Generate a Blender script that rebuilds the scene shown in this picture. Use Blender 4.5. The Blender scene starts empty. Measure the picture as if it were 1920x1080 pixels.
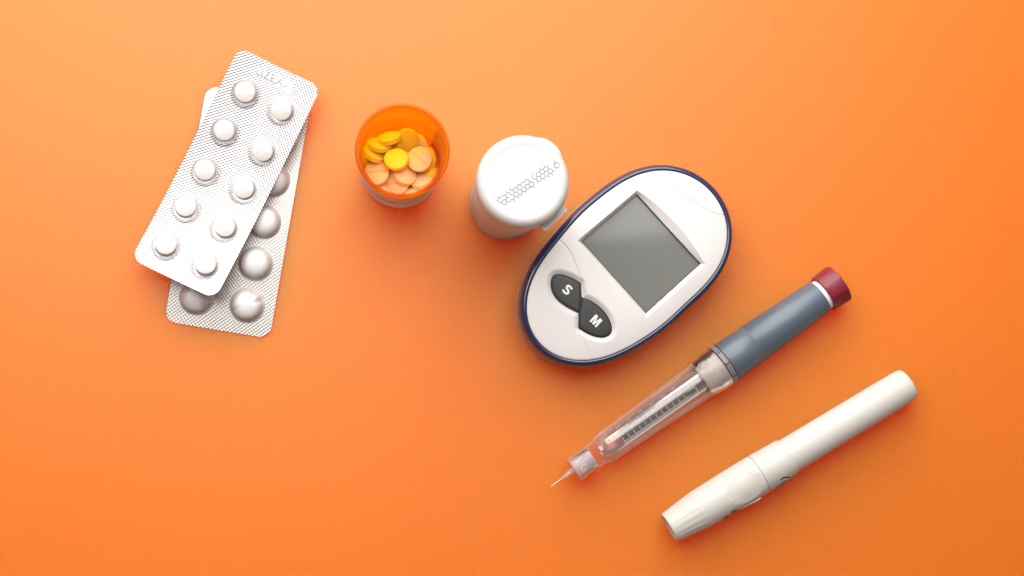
import bpy, math, random
import numpy as np
from mathutils import Vector, Matrix

rnd = random.Random(7)
sc = bpy.context.scene
COL = sc.collection
MM = 0.001                                   # everything below is modelled in millimetres
R = math.radians

# ------------------------------------------------------------------ camera
FPX, CX, CY, HC = 2800.0, 960.0, 540.0, 556.0
CAM = Vector((-53.7, -34.8, HC))


def aim(d):
    """rotation whose -Z looks along d with world +Y up in the picture"""
    z = -Vector(d).normalized()
    x = Vector((0, 1, 0)).cross(z).normalized()
    return Matrix((x, z.cross(x), z)).transposed().to_quaternion()


cam_q = aim(-CAM)
cd = bpy.data.cameras.new('camera')
cam = bpy.data.objects.new('camera', cd)
COL.objects.link(cam)
cam.location = CAM * MM
cam.rotation_mode = 'QUATERNION'
cam.rotation_quaternion = cam_q
cd.sensor_width = 36.0
cd.lens = 36.0 * FPX / 1920.0
cd.clip_start, cd.clip_end = 0.01, 20.0
sc.camera = cam
CROT = cam_q.to_matrix()


def P(px, py, z=0.0):
    """table-space point (mm) at height z that the photograph shows at (px, py)"""
    d = CROT @ Vector(((px - CX) / FPX, -(py - CY) / FPX, -1.0))
    return CAM + d * ((z - CAM.z) / d.z)


# ------------------------------------------------------------------ light
sc.view_settings.view_transform = 'Standard'
sc.view_settings.look = 'None'
sc.view_settings.exposure = 0.0
sc.view_settings.gamma = 1.0
sc.cycles.max_bounces = 14
sc.cycles.diffuse_bounces = 4
sc.cycles.glossy_bounces = 5
sc.cycles.transparent_max_bounces = 40
sc.cycles.sample_clamp_indirect = 4.0
sc.cycles.denoising_input_passes = 'RGB'
w = bpy.data.worlds.new('World')
sc.world = w
w.use_nodes = True
bg = w.node_tree.nodes['Background']
bg.inputs[0].default_value = (1.0, 0.87, 0.77, 1)
bg.inputs[1].default_value = 0.16


def softbox(name, loc, target, sx, sy, power, color, roll):
    ld = bpy.data.lights.new(name, 'AREA')
    ld.shape = 'RECTANGLE'
    ld.size, ld.size_y = sx * MM, sy * MM
    ld.energy = power
    ld.color = color
    o = bpy.data.objects.new(name, ld)
    COL.objects.link(o)
    o.location = Vector(loc) * MM
    q = aim(Vector(target) - Vector(loc))
    o.rotation_mode = 'QUATERNION'
    o.rotation_quaternion = q @ Matrix.Rotation(roll, 3, 'Z').to_quaternion()
    return o


softbox('softbox', (-84, 346, 384), (4, -15, -48), 640, 760, 8.0, (1.0, 0.985, 0.955), R(8))


# ------------------------------------------------------------------ materials
def newmat(name):
    m = bpy.data.materials.new(name)
    m.use_nodes = True
    nt = m.node_tree
    nt.nodes.clear()
    out = nt.nodes.new('ShaderNodeOutputMaterial')
    return m, nt, out


def N(nt, t, **kw):
    n = nt.nodes.new(t)
    for k, v in kw.items():
        setattr(n, k, v)
    return n


def noise_bump(nt, bsdf, scale, strength, dist=0.0002, detail=3):
    tc = N(nt, 'ShaderNodeTexCoord')
    no = N(nt, 'ShaderNodeTexNoise')
    no.inputs['Scale'].default_value = scale
    no.inputs['Detail'].default_value = detail
    nt.links.new(tc.outputs['Object'], no.inputs['Vector'])
    b = N(nt, 'ShaderNodeBump')
    b.inputs['Strength'].default_value = strength
    b.inputs['Distance'].default_value = dist
    nt.links.new(no.outputs['Fac'], b.inputs['Height'])
    nt.links.new(b.outputs['Normal'], bsdf.inputs['Normal'])
    return no


def plastic(name, col, rough=0.4, spec=0.5, coat=0.0, bump=0.15, bscale=900, sss=0.0, metal=0.0, var=0.04):
    m, nt, out = newmat(name)
    b = N(nt, 'ShaderNodeBsdfPrincipled')
    b.inputs['Roughness'].default_value = rough
    b.inputs['Specular IOR Level'].default_value = spec
    b.inputs['Metallic'].default_value = metal
    b.inputs['Coat Weight'].default_value = coat
    b.inputs['Coat Roughness'].default_value = 0.12
    if sss:
        b.inputs['Subsurface Weight'].default_value = sss
        b.inputs['Subsurface Radius'].default_value = (1.0, 0.7, 0.5)
        b.inputs['Subsurface Scale'].default_value = 0.0012
    tc = N(nt, 'ShaderNodeTexCoord')
    no2 = N(nt, 'ShaderNodeTexNoise')
    no2.inputs['Scale'].default_value = 120
    no2.inputs['Detail'].default_value = 5
    nt.links.new(tc.outputs['Object'], no2.inputs['Vector'])
    mx = N(nt, 'ShaderNodeMix', data_type='RGBA')
    mx.inputs[6].default_value = (*[c * (1 - var) for c in col], 1)
    mx.inputs[7].default_value = (*[min(1, c * (1 + var)) for c in col], 1)
    nt.links.new(no2.outputs['Fac'], mx.inputs[0])
    nt.links.new(mx.outputs[2], b.inputs['Base Color'])
    if bump:
        noise_bump(nt, b, bscale, bump, 0.00005)
    nt.links.new(b.outputs[0], out.inputs[0])
    return m


def clear(name, tint=(0.96, 0.95, 0.94), haze=0.1, hazecol=(0.9, 0.87, 0.85), rough=0.08, fres=1.45, gl=1.0, bump=0.0, bscale=300, edge=0.0):
    """thin clear polymer or glass: see-through, a mirror layer by Fresnel, a little milkiness"""
    m, nt, out = newmat(name)
    tr = N(nt, 'ShaderNodeBsdfTransparent')
    tr.inputs[0].default_value = (*tint, 1)
    di = N(nt, 'ShaderNodeBsdfDiffuse')
    di.inputs[0].default_value = (*hazecol, 1)
    tl = N(nt, 'ShaderNodeBsdfTranslucent')
    tl.inputs[0].default_value = (*hazecol, 1)
    ad = N(nt, 'ShaderNodeMixShader')
    ad.inputs[0].default_value = 0.5
    nt.links.new(di.outputs[0], ad.inputs[1])
    nt.links.new(tl.outputs[0], ad.inputs[2])
    m1 = N(nt, 'ShaderNodeMixShader')
    lw = N(nt, 'ShaderNodeLayerWeight')
    lw.inputs[0].default_value = 0.5
    pw = N(nt, 'ShaderNodeMath', operation='POWER')
    pw.inputs[1].default_value = 2.5
    nt.links.new(lw.outputs['Facing'], pw.inputs[0])
    mr = N(nt, 'ShaderNodeMapRange')
    mr.inputs['To Min'].default_value = haze
    mr.inputs['To Max'].default_value = min(1.0, haze + edge)
    nt.links.new(pw.outputs[0], mr.inputs['Value'])
    nt.links.new(mr.outputs[0], m1.inputs[0])
    nt.links.new(tr.outputs[0], m1.inputs[1])
    nt.links.new(ad.outputs[0], m1.inputs[2])
    g = N(nt, 'ShaderNodeBsdfGlossy')
    g.inputs['Roughness'].default_value = rough
    fr = N(nt, 'ShaderNodeFresnel')
    fr.inputs[0].default_value = fres
    ml = N(nt, 'ShaderNodeMath', operation='MULTIPLY')
    ml.inputs[1].default_value = gl
    nt.links.new(fr.outputs[0], ml.inputs[0])
    m2 = N(nt, 'ShaderNodeMixShader')
    nt.links.new(ml.outputs[0], m2.inputs[0])
    nt.links.new(m1.outputs[0], m2.inputs[1])
    nt.links.new(g.outputs[0], m2.inputs[2])
    if bump:
        tc = N(nt, 'ShaderNodeTexCoord')
        no = N(nt, 'ShaderNodeTexNoise')
        no.inputs['Scale'].default_value = bscale
        nt.links.new(tc.outputs['Object'], no.inputs['Vector'])
        b = N(nt, 'ShaderNodeBump')
        b.inputs['Strength'].default_value = bump
        b.inputs['Distance'].default_value = 0.0005
        nt.links.new(no.outputs['Fac'], b.inputs['Height'])
        nt.links.new(b.outputs[0], g.inputs['Normal'])
        nt.links.new(b.outputs[0], fr.inputs['Normal'])
    nt.links.new(m2.outputs[0], out.inputs[0])
    return m


def foil(name, col, rough, pitch, height, strength, knurl=True, metal=1.0):
    m, nt, out = newmat(name)
    b = N(nt, 'ShaderNodeBsdfPrincipled')
    b.inputs['Base Color'].default_value = (*col, 1)
    b.inputs['Metallic'].default_value = metal
    b.inputs['Roughness'].default_value = rough
    tc = N(nt, 'ShaderNodeTexCoord')
    no = N(nt, 'ShaderNodeTexNoise')
    no.inputs['Scale'].default_value = 60
    no.inputs['Detail'].default_value = 2
    nt.links.new(tc.outputs['Object'], no.inputs['Vector'])
    b2 = N(nt, 'ShaderNodeBump')
    b2.inputs['Strength'].default_value = 0.35
    b2.inputs['Distance'].default_value = 0.0006
    nt.links.new(no.outputs['Fac'], b2.inputs['Height'])
    last = b2
    if knurl:                                   # rolled diamond knurl, 45 degrees to the edges
        sep = N(nt, 'ShaderNodeSeparateXYZ')
        nt.links.new(tc.outputs['Object'], sep.inputs[0])
        k = 2 * math.pi / (pitch * MM)
        outs = []
        for sgn in ('ADD', 'SUBTRACT'):
            a = N(nt, 'ShaderNodeMath', operation=sgn)
            nt.links.new(sep.outputs[0], a.inputs[0])
            nt.links.new(sep.outputs[1], a.inputs[1])
            mu = N(nt, 'ShaderNodeMath', operation='MULTIPLY')
            mu.inputs[1].default_value = k / math.sqrt(2)
            nt.links.new(a.outputs[0], mu.inputs[0])
            s = N(nt, 'ShaderNodeMath', operation='SINE')
            nt.links.new(mu.outputs[0], s.inputs[0])
            outs.append(s)
        ad = N(nt, 'ShaderNodeMath', operation='ADD')
        nt.links.new(outs[0].outputs[0], ad.inputs[0])
        nt.links.new(outs[1].outputs[0], ad.inputs[1])
        b1 = N(nt, 'ShaderNodeBump')
        b1.inputs['Strength'].default_value = strength
        b1.inputs['Distance'].default_value = height * MM
        nt.links.new(ad.outputs[0], b1.inputs['Height'])
        nt.links.new(b2.outputs[0], b1.inputs['Normal'])
        last = b1
    nt.links.new(last.outputs[0], b.inputs['Normal'])
    nt.links.new(b.outputs[0], out.inputs[0])
    return m


def table_mat():
    m, nt, out = newmat('orange_card')
    b = N(nt, 'ShaderNodeBsdfPrincipled')
    tc = N(nt, 'ShaderNodeTexCoord')
    n1 = N(nt, 'ShaderNodeTexNoise')
    n1.inputs['Scale'].default_value = 5
    n1.inputs['Detail'].default_value = 4
    nt.links.new(tc.outputs['Object'], n1.inputs['Vector'])
    mx = N(nt, 'ShaderNodeMix', data_type='RGBA')
    mx.inputs[6].default_value = (0.73, 0.160, 0.006, 1)
    mx.inputs[7].default_value = (0.77, 0.175, 0.009, 1)
    nt.links.new(n1.outputs['Fac'], mx.inputs[0])
    # faint dirt specks
    vo = N(nt, 'ShaderNodeTexVoronoi')
    vo.inputs['Scale'].default_value = 22
    nt.links.new(tc.outputs['Object'], vo.inputs['Vector'])
    lt = N(nt, 'ShaderNodeMath', operation='LESS_THAN')
    lt.inputs[1].default_value = 0.012
    nt.links.new(vo.outputs['Distance'], lt.inputs[0])
    mu = N(nt, 'ShaderNodeMath', operation='MULTIPLY')
    mu.inputs[1].default_value = 0.35
    nt.links.new(lt.outputs[0], mu.inputs[0])
    mx2 = N(nt, 'ShaderNodeMix', data_type='RGBA')
    mx2.inputs[7].default_value = (0.30, 0.07, 0.02, 1)
    nt.links.new(mu.outputs[0], mx2.inputs[0])
    nt.links.new(mx.outputs[2], mx2.inputs[6])
    nt.links.new(mx2.outputs[2], b.inputs['Base Color'])
    # waxy plastic board: red light travels furthest inside it
    b.subsurface_method = 'BURLEY'
    b.inputs['Subsurface Weight'].default_value = 1.0
    b.inputs['Subsurface Radius'].default_value = (1.0, 0.08, 0.04)
    b.inputs['Subsurface Scale'].default_value = 0.075
    b.inputs['Roughness'].default_value = 0.5
    b.inputs['Specular IOR Level'].default_value = 0.54
    noise_bump(nt, b, 1500, 0.06, 0.00005, 2)
    nt.links.new(b.outputs[0], out.inputs[0])
    return m


def paper_mat():
    m, nt, out = newmat('label_paper')
    d = N(nt, 'ShaderNodeBsdfDiffuse')
    t = N(nt, 'ShaderNodeBsdfTranslucent')
    d.inputs[0].default_value = t.inputs[0].default_value = (0.93, 0.80, 0.78, 1)
    x = N(nt, 'ShaderNodeMixShader')
    x.inputs[0].default_value = 0.15
    nt.links.new(d.outputs[0], x.inputs[1])
    nt.links.new(t.outputs[0], x.inputs[2])
    nt.links.new(x.outputs[0], out.inputs[0])
    return m


M = {
    'table': table_mat(),
    'white': plastic('white_plastic', (0.82, 0.805, 0.79), 0.38, 0.5, bump=0.08, sss=0.0),
    'bottle': plastic('white_polymer', (0.62, 0.605, 0.595), 0.5, 0.5, bump=0.08),
    'shell': plastic('meter_white', (0.71, 0.67, 0.66), 0.40, 0.5, bump=0.05),
    'navy': plastic('navy_gloss', (0.016, 0.022, 0.075), 0.16, 0.6, coat=0.4, bump=0.0),
    'lip': plastic('pale_lip', (0.40, 0.33, 0.31), 0.3, bump=0.0),
    'lcd': plastic('lcd_glass', (0.170, 0.171, 0.160), 0.07, 0.36, bump=0.0, var=0.02),
    'black': plastic('black_rubber', (0.008, 0.008, 0.008), 0.5, bump=0.0),
    'button': plastic('dark_grey_rubber', (0.045, 0.045, 0.045), 0.5, 0.4, bump=0.4, bscale=2500),
    'letter': plastic('white_print', (0.8, 0.8, 0.78), 0.5, bump=0.0),
    'ink': plastic('grey_ink', (0.25, 0.25, 0.26), 0.6, bump=0.0),
    'blackink': plastic('black_ink', (0.02, 0.02, 0.025), 0.6, bump=0.0),
    'ivory': plastic('ivory_plastic', (0.63, 0.60, 0.555), 0.45, 0.5, bump=0.05),
    'greybtn': plastic('grey_button', (0.30, 0.29, 0.29), 0.4, bump=0.05),
    'barrel': plastic('slate_blue_metallic', (0.105, 0.135, 0.172), 0.42, 0.6, metal=0.12, coat=0.05, bump=0.08),
    'red': plastic('maroon_plastic', (0.21, 0.013, 0.03), 0.32, 0.5, bump=0.05),
    'rod': plastic('dark_rod', (0.016, 0.015, 0.014), 0.7, 0.05, bump=0.0),
    'pill': plastic('peach_tablet', (0.88, 0.63, 0.41), 0.6, 0.3, bump=0.35, bscale=1500, sss=0.0),
    'amber_lit_pill': plastic('amber_lit_tablet', (0.93, 0.69, 0.07), 0.6, 0.3, bump=0.35, bscale=1500),  # yellow stands in for light filtered by the amber vial wall
    'wpill': plastic('white_tablet', (0.72, 0.69, 0.665), 0.6, 0.3, bump=0.3, bscale=1500),
    'paper': paper_mat(),
    'steel': plastic('needle_steel', (0.8, 0.74, 0.66), 0.2, metal=1.0, bump=0.0),
    'dirt': plastic('brown_dust', (0.09, 0.035, 0.02), 0.8, bump=0.0),
    'clear': clear('clear_polymer', (0.985, 0.965, 0.96), 0.06, (0.98, 0.87, 0.83), rough=0.25, gl=0.18, edge=0.6),
    'frost': clear('frosted_polymer', (0.93, 0.90, 0.89), 0.38, (0.95, 0.88, 0.85), rough=0.28, bump=0.9, bscale=330, gl=1.3, edge=0.15),
    'glass': clear('cartridge_glass', (0.985, 0.975, 0.975), 0.0, rough=0.2, fres=1.9, gl=2.0),
    'hub': clear('hub_polymer', (0.92, 0.88, 0.90), 0.40, (0.93, 0.87, 0.88), rough=0.25, bump=0.3, gl=0.8, edge=0.3),
    'liquid': clear('pink_liquid', (0.95, 0.82, 0.84), 0.10, (0.72, 0.42, 0.45), rough=0.2, gl=0.3),
    'violet': clear('violet_insert', (0.55, 0.42, 0.75), 0.5, (0.34, 0.24, 0.52), rough=0.3),
    'bubble': clear('bubble_film', (0.99, 0.985, 0.985), 0.08, (0.93, 0.91, 0.91), rough=0.12, bump=0.7, bscale=420, gl=0.6, edge=0.4),
    'amber': clear('amber_polymer', (1.0, 0.87, 0.04), 0.08, (1.0, 0.13, 0.002), rough=0.12, gl=0.35, bump=0.08, bscale=150, edge=0.55),
    'foil1': foil('bright_knurled_foil', (0.55, 0.535, 0.545), 0.24, 0.90, 0.10, 0.55, knurl=False, metal=0.55),
    'foil2': foil('warm_knurled_foil', (0.44, 0.415, 0.39), 0.42, 1.0, 0.10, 0.7, knurl=False, metal=0.85),
    'foil_shade': foil('shaded_code_foil', (0.20, 0.195, 0.2), 0.35, 1, 0, 0, knurl=False, metal=0.5),  # dark grey paints in the shade of the code's strokes
    'dome': foil('smooth_foil', (0.60, 0.575, 0.57), 0.44, 1, 0, 0, knurl=False, metal=0.25),
}


# ------------------------------------------------------------------ object helpers
def mesh_from(name, verts, faces, smooth=True, sharp=None):
    me = bpy.data.meshes.new(name)
    me.from_pydata([tuple(c * MM for c in v) for v in verts], [], faces)
    me.validate()
    if smooth:
        me.shade_smooth()
        if sharp is not None:
            me.set_sharp_from_angle(angle=R(sharp))
    me.update()
    return me


def link(name, me, mat, parent=None, loc=(0, 0, 0), mats=None):
    o = bpy.data.objects.new(name, me)
    COL.objects.link(o)
    if mat is not None and not me.materials:
        me.materials.append(M[mat])
    o.location = Vector(loc) * MM
    if parent is not None:
        o.parent = parent
    return o


def part(name, verts, faces, mat, parent=None, loc=(0, 0, 0), smooth=True, sharp=35):
    return link(name, mesh_from(name, verts, faces, smooth, sharp), mat, parent, loc)


def thing(name, label, cat, loc=(0, 0, 0), rot=None, group=None):
    o = bpy.data.objects.new(name, None)
    o.empty_display_size = 0.01
    COL.objects.link(o)
    o.location = Vector(loc) * MM
    if rot is not None:
        o.rotation_mode = 'QUATERNION'
        o.rotation_quaternion = rot
    tag(o, label, cat, group)
    return o


def tag(o, label=None, cat=None, group=None, kind=None):
    if label: o['label'] = label
    if cat: o['category'] = cat
    if group: o['group'] = group
    if kind: o['kind'] = kind


def lathe(profile, n=72, axis='z', close=False, rfun=None, a0=0.0, a1=None):
    """profile (h, r) turned round an axis; r = 0 ends close; a0..a1 gives an open arc"""
    V, F = [], []
    full = a1 is None
    cols = n if full else n + 1
    rings = []
    for h, r in profile:
        if r <= 1e-6:
            V.append((0, 0, h)); rings.append([len(V) - 1])
        else:
            idx = []
            for i in range(cols):
                a = 2 * math.pi * i / n if full else a0 + (a1 - a0) * i / n
                rr = r if rfun is None else rfun(a, r, h)
                V.append((rr * math.cos(a), rr * math.sin(a), h)); idx.append(len(V) - 1)
            rings.append(idx)
    pairs = list(zip(rings[:-1], rings[1:]))
    if close:
        pairs.append((rings[-1], rings[0]))
    for A, B in pairs:
        for i in range(n):
            j = (i + 1) % cols
            if len(A) == 1 and len(B) == 1:
                continue
            if len(A) == 1:
                F.append((A[0], B[j], B[i]))
            elif len(B) == 1:
                F.append((A[i], A[j], B[0]))
            else:
                F.append((A[i], A[j], B[j], B[i]))
    F = [f[::-1] for f in F] if False else F
    if axis == 'x':                            # turn z -> x, keep up = z
        V = [(z, x, y) for x, y, z in V]
    return V, F


def ribbon(points, width, normal_of, lift=0.0):
    """flat strip along 3-D points, lying on the surface whose normal is normal_of(p)"""
    V, F = [], []
    pts = [Vector(p) for p in points]
    for i, p in enumerate(pts):
        d = (pts[min(i + 1, len(pts) - 1)] - pts[max(i - 1, 0)]).normalized()
        nn = Vector(normal_of(p)).normalized()
        s = d.cross(nn).normalized() * (width / 2)
        V += [tuple(p + s + nn * lift), tuple(p - s + nn * lift)]
        if i:
            k = 2 * i
            F.append((k - 2, k - 1, k + 1, k))
    return V, F


def merge(chunks):
    V, F = [], []
    for v, f in chunks:
        b = len(V)
        V += list(v)
        F += [tuple(i + b for i in q) for q in f]
    return V, F


def box(x0, x1, y0, y1, z0, z1):
    V = [(x, y, z) for z in (z0, z1) for y in (y0, y1) for x in (x0, x1)]
    return V, [(0, 2, 3, 1), (4, 5, 7, 6), (0, 1, 5, 4), (2, 6, 7, 3), (0, 4, 6, 2), (1, 3, 7, 5)]


def text_mesh(txt, size, offset=0.0, extrude=0.0, shear=0.0, bevel=0.0):
    cu = bpy.data.curves.new('lettering', 'FONT')
    cu.body = txt
    cu.size = size * MM
    cu.offset = offset * MM
    cu.extrude = extrude * MM
    cu.shear = shear
    cu.bevel_depth = bevel * MM
    cu.resolution_u = 4
    cu.align_x = 'CENTER'
    cu.align_y = 'CENTER'
    o = bpy.data.objects.new('lettering', cu)
    COL.objects.link(o)
    dg = bpy.context.evaluated_depsgraph_get()
    me = bpy.data.meshes.new_from_object(o.evaluated_get(dg))
    bpy.data.objects.remove(o)
    bpy.data.curves.remove(cu)
    return me


# ------------------------------------------------------------------ table
V, F = box(-900, 900, -900, 900, -30, 0)
tb = part('tabletop', V, F, 'table', smooth=False)
tag(tb, kind='structure')


# ------------------------------------------------------------------ blister packs
def rounded_quad_grid(nu, nv, wu, wv, rad):
    """grid of (u, v) in mm over a rounded rectangle wu x wv"""
    V, F = [], []
    vs = list(np.linspace(-wv / 2, wv / 2, nv + 1))
    extra = [wv / 2 - rad + rad * math.sin(R(a)) for a in range(10, 90, 10)]
    vs = sorted(vs + extra + [-e for e in extra])
    for v in vs:
        dv = max(0.0, abs(v) - (wv / 2 - rad))
        half = wu / 2 - rad + math.sqrt(max(rad * rad - dv * dv, 0.0))
        for i in range(nu + 1):
            V.append((-half + 2 * half * i / nu, v))
    for j in range(len(vs) - 1):
        for i in range(nu):
            a = j * (nu + 1) + i
            F.append((a, a + 1, a + nu + 2, a + nu + 1))
    return V, F


def knurl(u, v, pitch, h, spots, r0):
    k = 2 * math.pi / pitch / math.sqrt(2)
    d = min((math.hypot(u - a, v - b) for a, b in spots), default=99)
    f = min(1.0, max(0.0, (d - r0) / 0.8))
    return f * h * (math.sin((u + v) * k) + math.sin((u - v) * k)) * 0.5


def thick_sheet(UV, F, zf, th):
    """sheet with thickness from a 2-D grid: top face follows zf(u, v)"""
    n = len(UV)
    V = [(u, v, zf(u, v)) for u, v in UV] + [(u, v, zf(u, v) - th) for u, v in UV]
    FF = list(F) + [tuple(i + n for i in reversed(f)) for f in F]
    cnt = {}
    for f in F:
        for a, b in zip(f, f[1:] + f[:1]):
            cnt[(a, b)] = 1
    for (a, b) in cnt:
        if (b, a) not in cnt:
            FF.append((b, a, a + n, b + n))
    return V, FF


def pack_frame(tl, tr, br, bl, zt, zb):
    a, b, c, d = P(*tl, zt), P(*tr, zt), P(*br, zb), P(*bl, zb)
    cen = (a + b + c + d) / 4
    v = ((d - a) + (c - b)) / 2
    v.z = 0
    L = v.length
    v.normalize()
    u = Vector((-v.y, v.x, 0))                 # v points to the lower end, u to the right
    W = (abs((b - a).dot(u)) + abs((c - d).dot(u))) / 2
    rot = Matrix((u, v, Vector((0, 0, 1)))).transposed()
    return Vector((cen.x, cen.y, 0)), rot, W, L


def local(cen, rot, p):
    return rot.transposed() @ (p - cen)


# silver pack underneath
cen, rot, W, L = pack_frame((388, 159), (582, 195), (505.5, 637), (308, 599.6), 0.6, 0.6)
if rot.determinant() < 0:
    rot = Matrix((-rot.col[0], rot.col[1], rot.col[2])).transposed()
pk = thing('blister_pack', 'grey silver foil blister pack with large opaque domes, lying under the other pack', 'blister pack', cen, rot.to_quaternion(),
           group='blister packs on the left')
UV, F0 = rounded_quad_grid(150, 330, W, L, 4.4)
SP2 = []
for k in range(5):
    for (px, py) in ((462.2 + 16.3 * k, 571.5 - 78.3 * k), (367.4 + 16.3 * k, 557.0 - 78.3 * k)):
        q = local(cen, rot, P(px, py, 3.5))
        SP2.append((q.x, q.y))
z2 = lambda u, v: 0.75 + 0.25 * math.cos(v * 0.06) + 0.1 * math.sin(u * 0.2) + knurl(u, v, 1.0, 0.065, SP2, 6.3)
V, F = thick_sheet(UV, F0, z2, 0.28)
part('foil_sheet', V, F, 'foil2', pk, sharp=50)


def dome_profile(r, h, flange=0.7):
    return [(0.0, r + flange), (0.07 * h, r + flange * 0.3), (0.25 * h, r * 0.985), (0.50 * h, r * 0.95), (0.70 * h, r * 0.89), (0.84 * h, r * 0.79), (0.92 * h, r * 0.66),
            (0.965 * h, r * 0.48), (0.99 * h, r * 0.25), (1.0 * h, 0)]


def dome_mesh(name, r, h, dent=0.0, seed=0, n=64):
    V, F = lathe(dome_profile(r, h), n)
    rr = random.Random(seed)
    ph = [(rr.uniform(0, 6.28), rr.randint(3, 7), rr.uniform(0.4, 1)) for _ in range(6)]
    W_ = []
    for x, y, z in V:
        a = math.atan2(y, x)
        q = math.hypot(x, y) / r
        k = sum(amp * math.exp(-(((a - p0 + math.pi) % (2 * math.pi) - math.pi) / (0.05 * f)) ** 2) for p0, f, amp in ph)
        f = max(0.0, 1 - abs(q - 0.86) / 0.28)
        W_.append((x * (1 - 0.035 * dent * k * f), y * (1 - 0.035 * dent * k * f), z - dent * 0.42 * k * f * (z / h)))
    return mesh_from(name, W_, F, True, 60)


d_plain = dome_mesh('bubble', 5.75, 4.3, 0.12, 1)
d_dent = dome_mesh('bubble', 5.75, 4.3, 1.5, 4)
for k in range(5):
    for (px, py) in ((462.2 + 16.3 * k, 571.5 - 78.3 * k), (367.4 + 16.3 * k, 557.0 - 78.3 * k)):
        q = local(cen, rot, P(px, py, 3.5))
        o = link('bubble', d_dent if k == 0 else d_plain, 'dome', pk, (q.x, q.y, 0.9))
        o.rotation_euler.z = rnd.uniform(0, 6.28)

# bright pack with white tablets on top
Z1T, Z1B = 7.2, 13.0
cen, rot, W, L = pack_frame((453.6, 89.8), (600.3, 170.5), (402.7, 565.8), (246, 481.5), Z1T, Z1B)
if rot.determinant() < 0:
    rot = Matrix((-rot.col[0], rot.col[1], rot.col[2])).transposed()
pk = thing('blister_pack', 'bright silver blister pack of small white tablets in clear bubbles, lying on top', 'blister pack', cen, rot.to_quaternion(),
           group='blister packs on the left')
ucol = rot.col[0]


def z1(u, v):
    s = v / (L / 2)                             # -1 top end .. 1 lower end
    base = 6.9 + 8.0 * max(0.0, (s + 0.1) / 1.1) ** 2 + 1.6 * max(0, -s - 0.1) ** 2 - 2.2 * s
    return base + 0.25 * math.sin(u * 0.13 + v * 0.05) + 0.0060 * u * u


UV, F0 = rounded_quad_grid(170, 430, W, L, 4.4)
pts = [(459, 172), (528, 205), (420, 244), (493, 282), (384, 319), (457, 354), (348, 388), (420, 426), (310, 459), (384, 496)]
SP1 = []
for (px, py) in pts:
    q = local(cen, rot, P(px, py, 9.5))
    for _ in range(3):
        q = local(cen, rot, P(px, py, z1(q.x, q.y) + 1.8))
    SP1.append((q.x, q.y))
qc = local(cen, rot, P(514, 150, 8))
plain = lambda u, v: abs(u - qc.x) < 7.6 and abs(v - qc.y) < 1.9
V, F = thick_sheet(UV, F0, lambda u, v: z1(u, v) + knurl(u, v, 0.92, 0.105, SP1, 4.5) * (0.15 if plain(u, v) else 1), 0.3)
part('foil_sheet', V, F, 'foil1', pk, sharp=50)


def tablet_mesh(name, r, band, dome, score=False, nr=14, na=48):
    prof = []
    top = [(band / 2 + dome * (1 - (q) ** 2) ** 0.9, q * r) for q in np.linspace(0.0, 0.97, nr)]
    V, F = [], []
    prof = [(band / 2 + dome, 0)] + top[1:] + [(band / 2 - 0.05, r)] + [(-band / 2 + 0.05, r)] + [(-z, q) for z, q in reversed(top[1:])] + [(-band / 2 - dome, 0)]
    V, F = lathe(prof[::-1], na)
    if score:
        V = [(x, y, z - (0.38 * math.exp(-(y / 0.28) ** 2) if z > band / 2 - 0.1 else 0)) for x, y, z in V]
    return mesh_from(name, V, F, True, 40)


def scored_mesh(name, r, band, dome):
    """round tablet whose upper face is a fine grid with a pressed score line"""
    V, F = [], []
    n = 44
    xs = np.linspace(-r, r, n)
    ysb = sorted(list(np.linspace(-r, r, n)) + [-0.45, -0.2, 0.0, 0.2, 0.45])
    V, F = lathe([(-band / 2 - dome, 0), (-band / 2 - dome * 0.6, r * 0.6), (-band / 2, r * 0.97), (-band / 2 + 0.06, r), (band / 2 - 0.06, r), (band / 2, r * 0.97)], 64)
    b = len(V)
    ring = [i for i in range(b - 64, b)]
    rows = []
    for y in ysb[1:-1]:
        half = math.sqrt(max(0, (r * 0.97) ** 2 - y * y))
        if half < 0.05:
            continue
        row = []
        for i in range(33):
            x = -half + 2 * half * i / 32
            q = min(1.0, math.hypot(x, y) / (r * 0.97))
            z = band / 2 + dome * (1 - q * q) ** 0.9 - 0.4 * math.exp(-(y / 0.22) ** 2) * (1 if q < 0.99 else 0)
            V.append((x, y, z)); row.append(len(V) - 1)
        rows.append(row)
    for A, B in zip(rows[:-1], rows[1:]):
        for i in range(32):
            F.append((A[i], A[i + 1], B[i + 1], B[i]))
    return mesh_from(name, V, F, True, 50)


wt = tablet_mesh('tablet', 3.75, 1.7, 0.22)
wt.materials.append(M['wpill'])
pts = [(459, 172), (528, 205), (420, 244), (493, 282), (384, 319), (457, 354), (348, 388), (420, 426), (310, 459), (384, 496)]
for k, (px, py) in enumerate(pts):
    bm_ = dome_mesh('bubble', 4.95, 3.9, 0.35, 20 + k, 56)
    q = local(cen, rot, P(px, py, 9.5))
    for _ in range(3):
        zz = z1(q.x, q.y)
        q = local(cen, rot, P(px, py, zz + 1.8))
    o = link('bubble', bm_, 'bubble', pk, (q.x + 0.1, q.y + 0.25, zz + 0.06))
    # follow the slope of the sheet
    dz = (z1(q.x, q.y + 0.5) - z1(q.x, q.y - 0.5))
    o.rotation_euler.x = math.atan(dz)
    t = link('tablet', wt, None, o, (-0.1 + rnd.uniform(-.2, .2), -0.25 + rnd.uniform(-.2, .2), 1.3))
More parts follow.
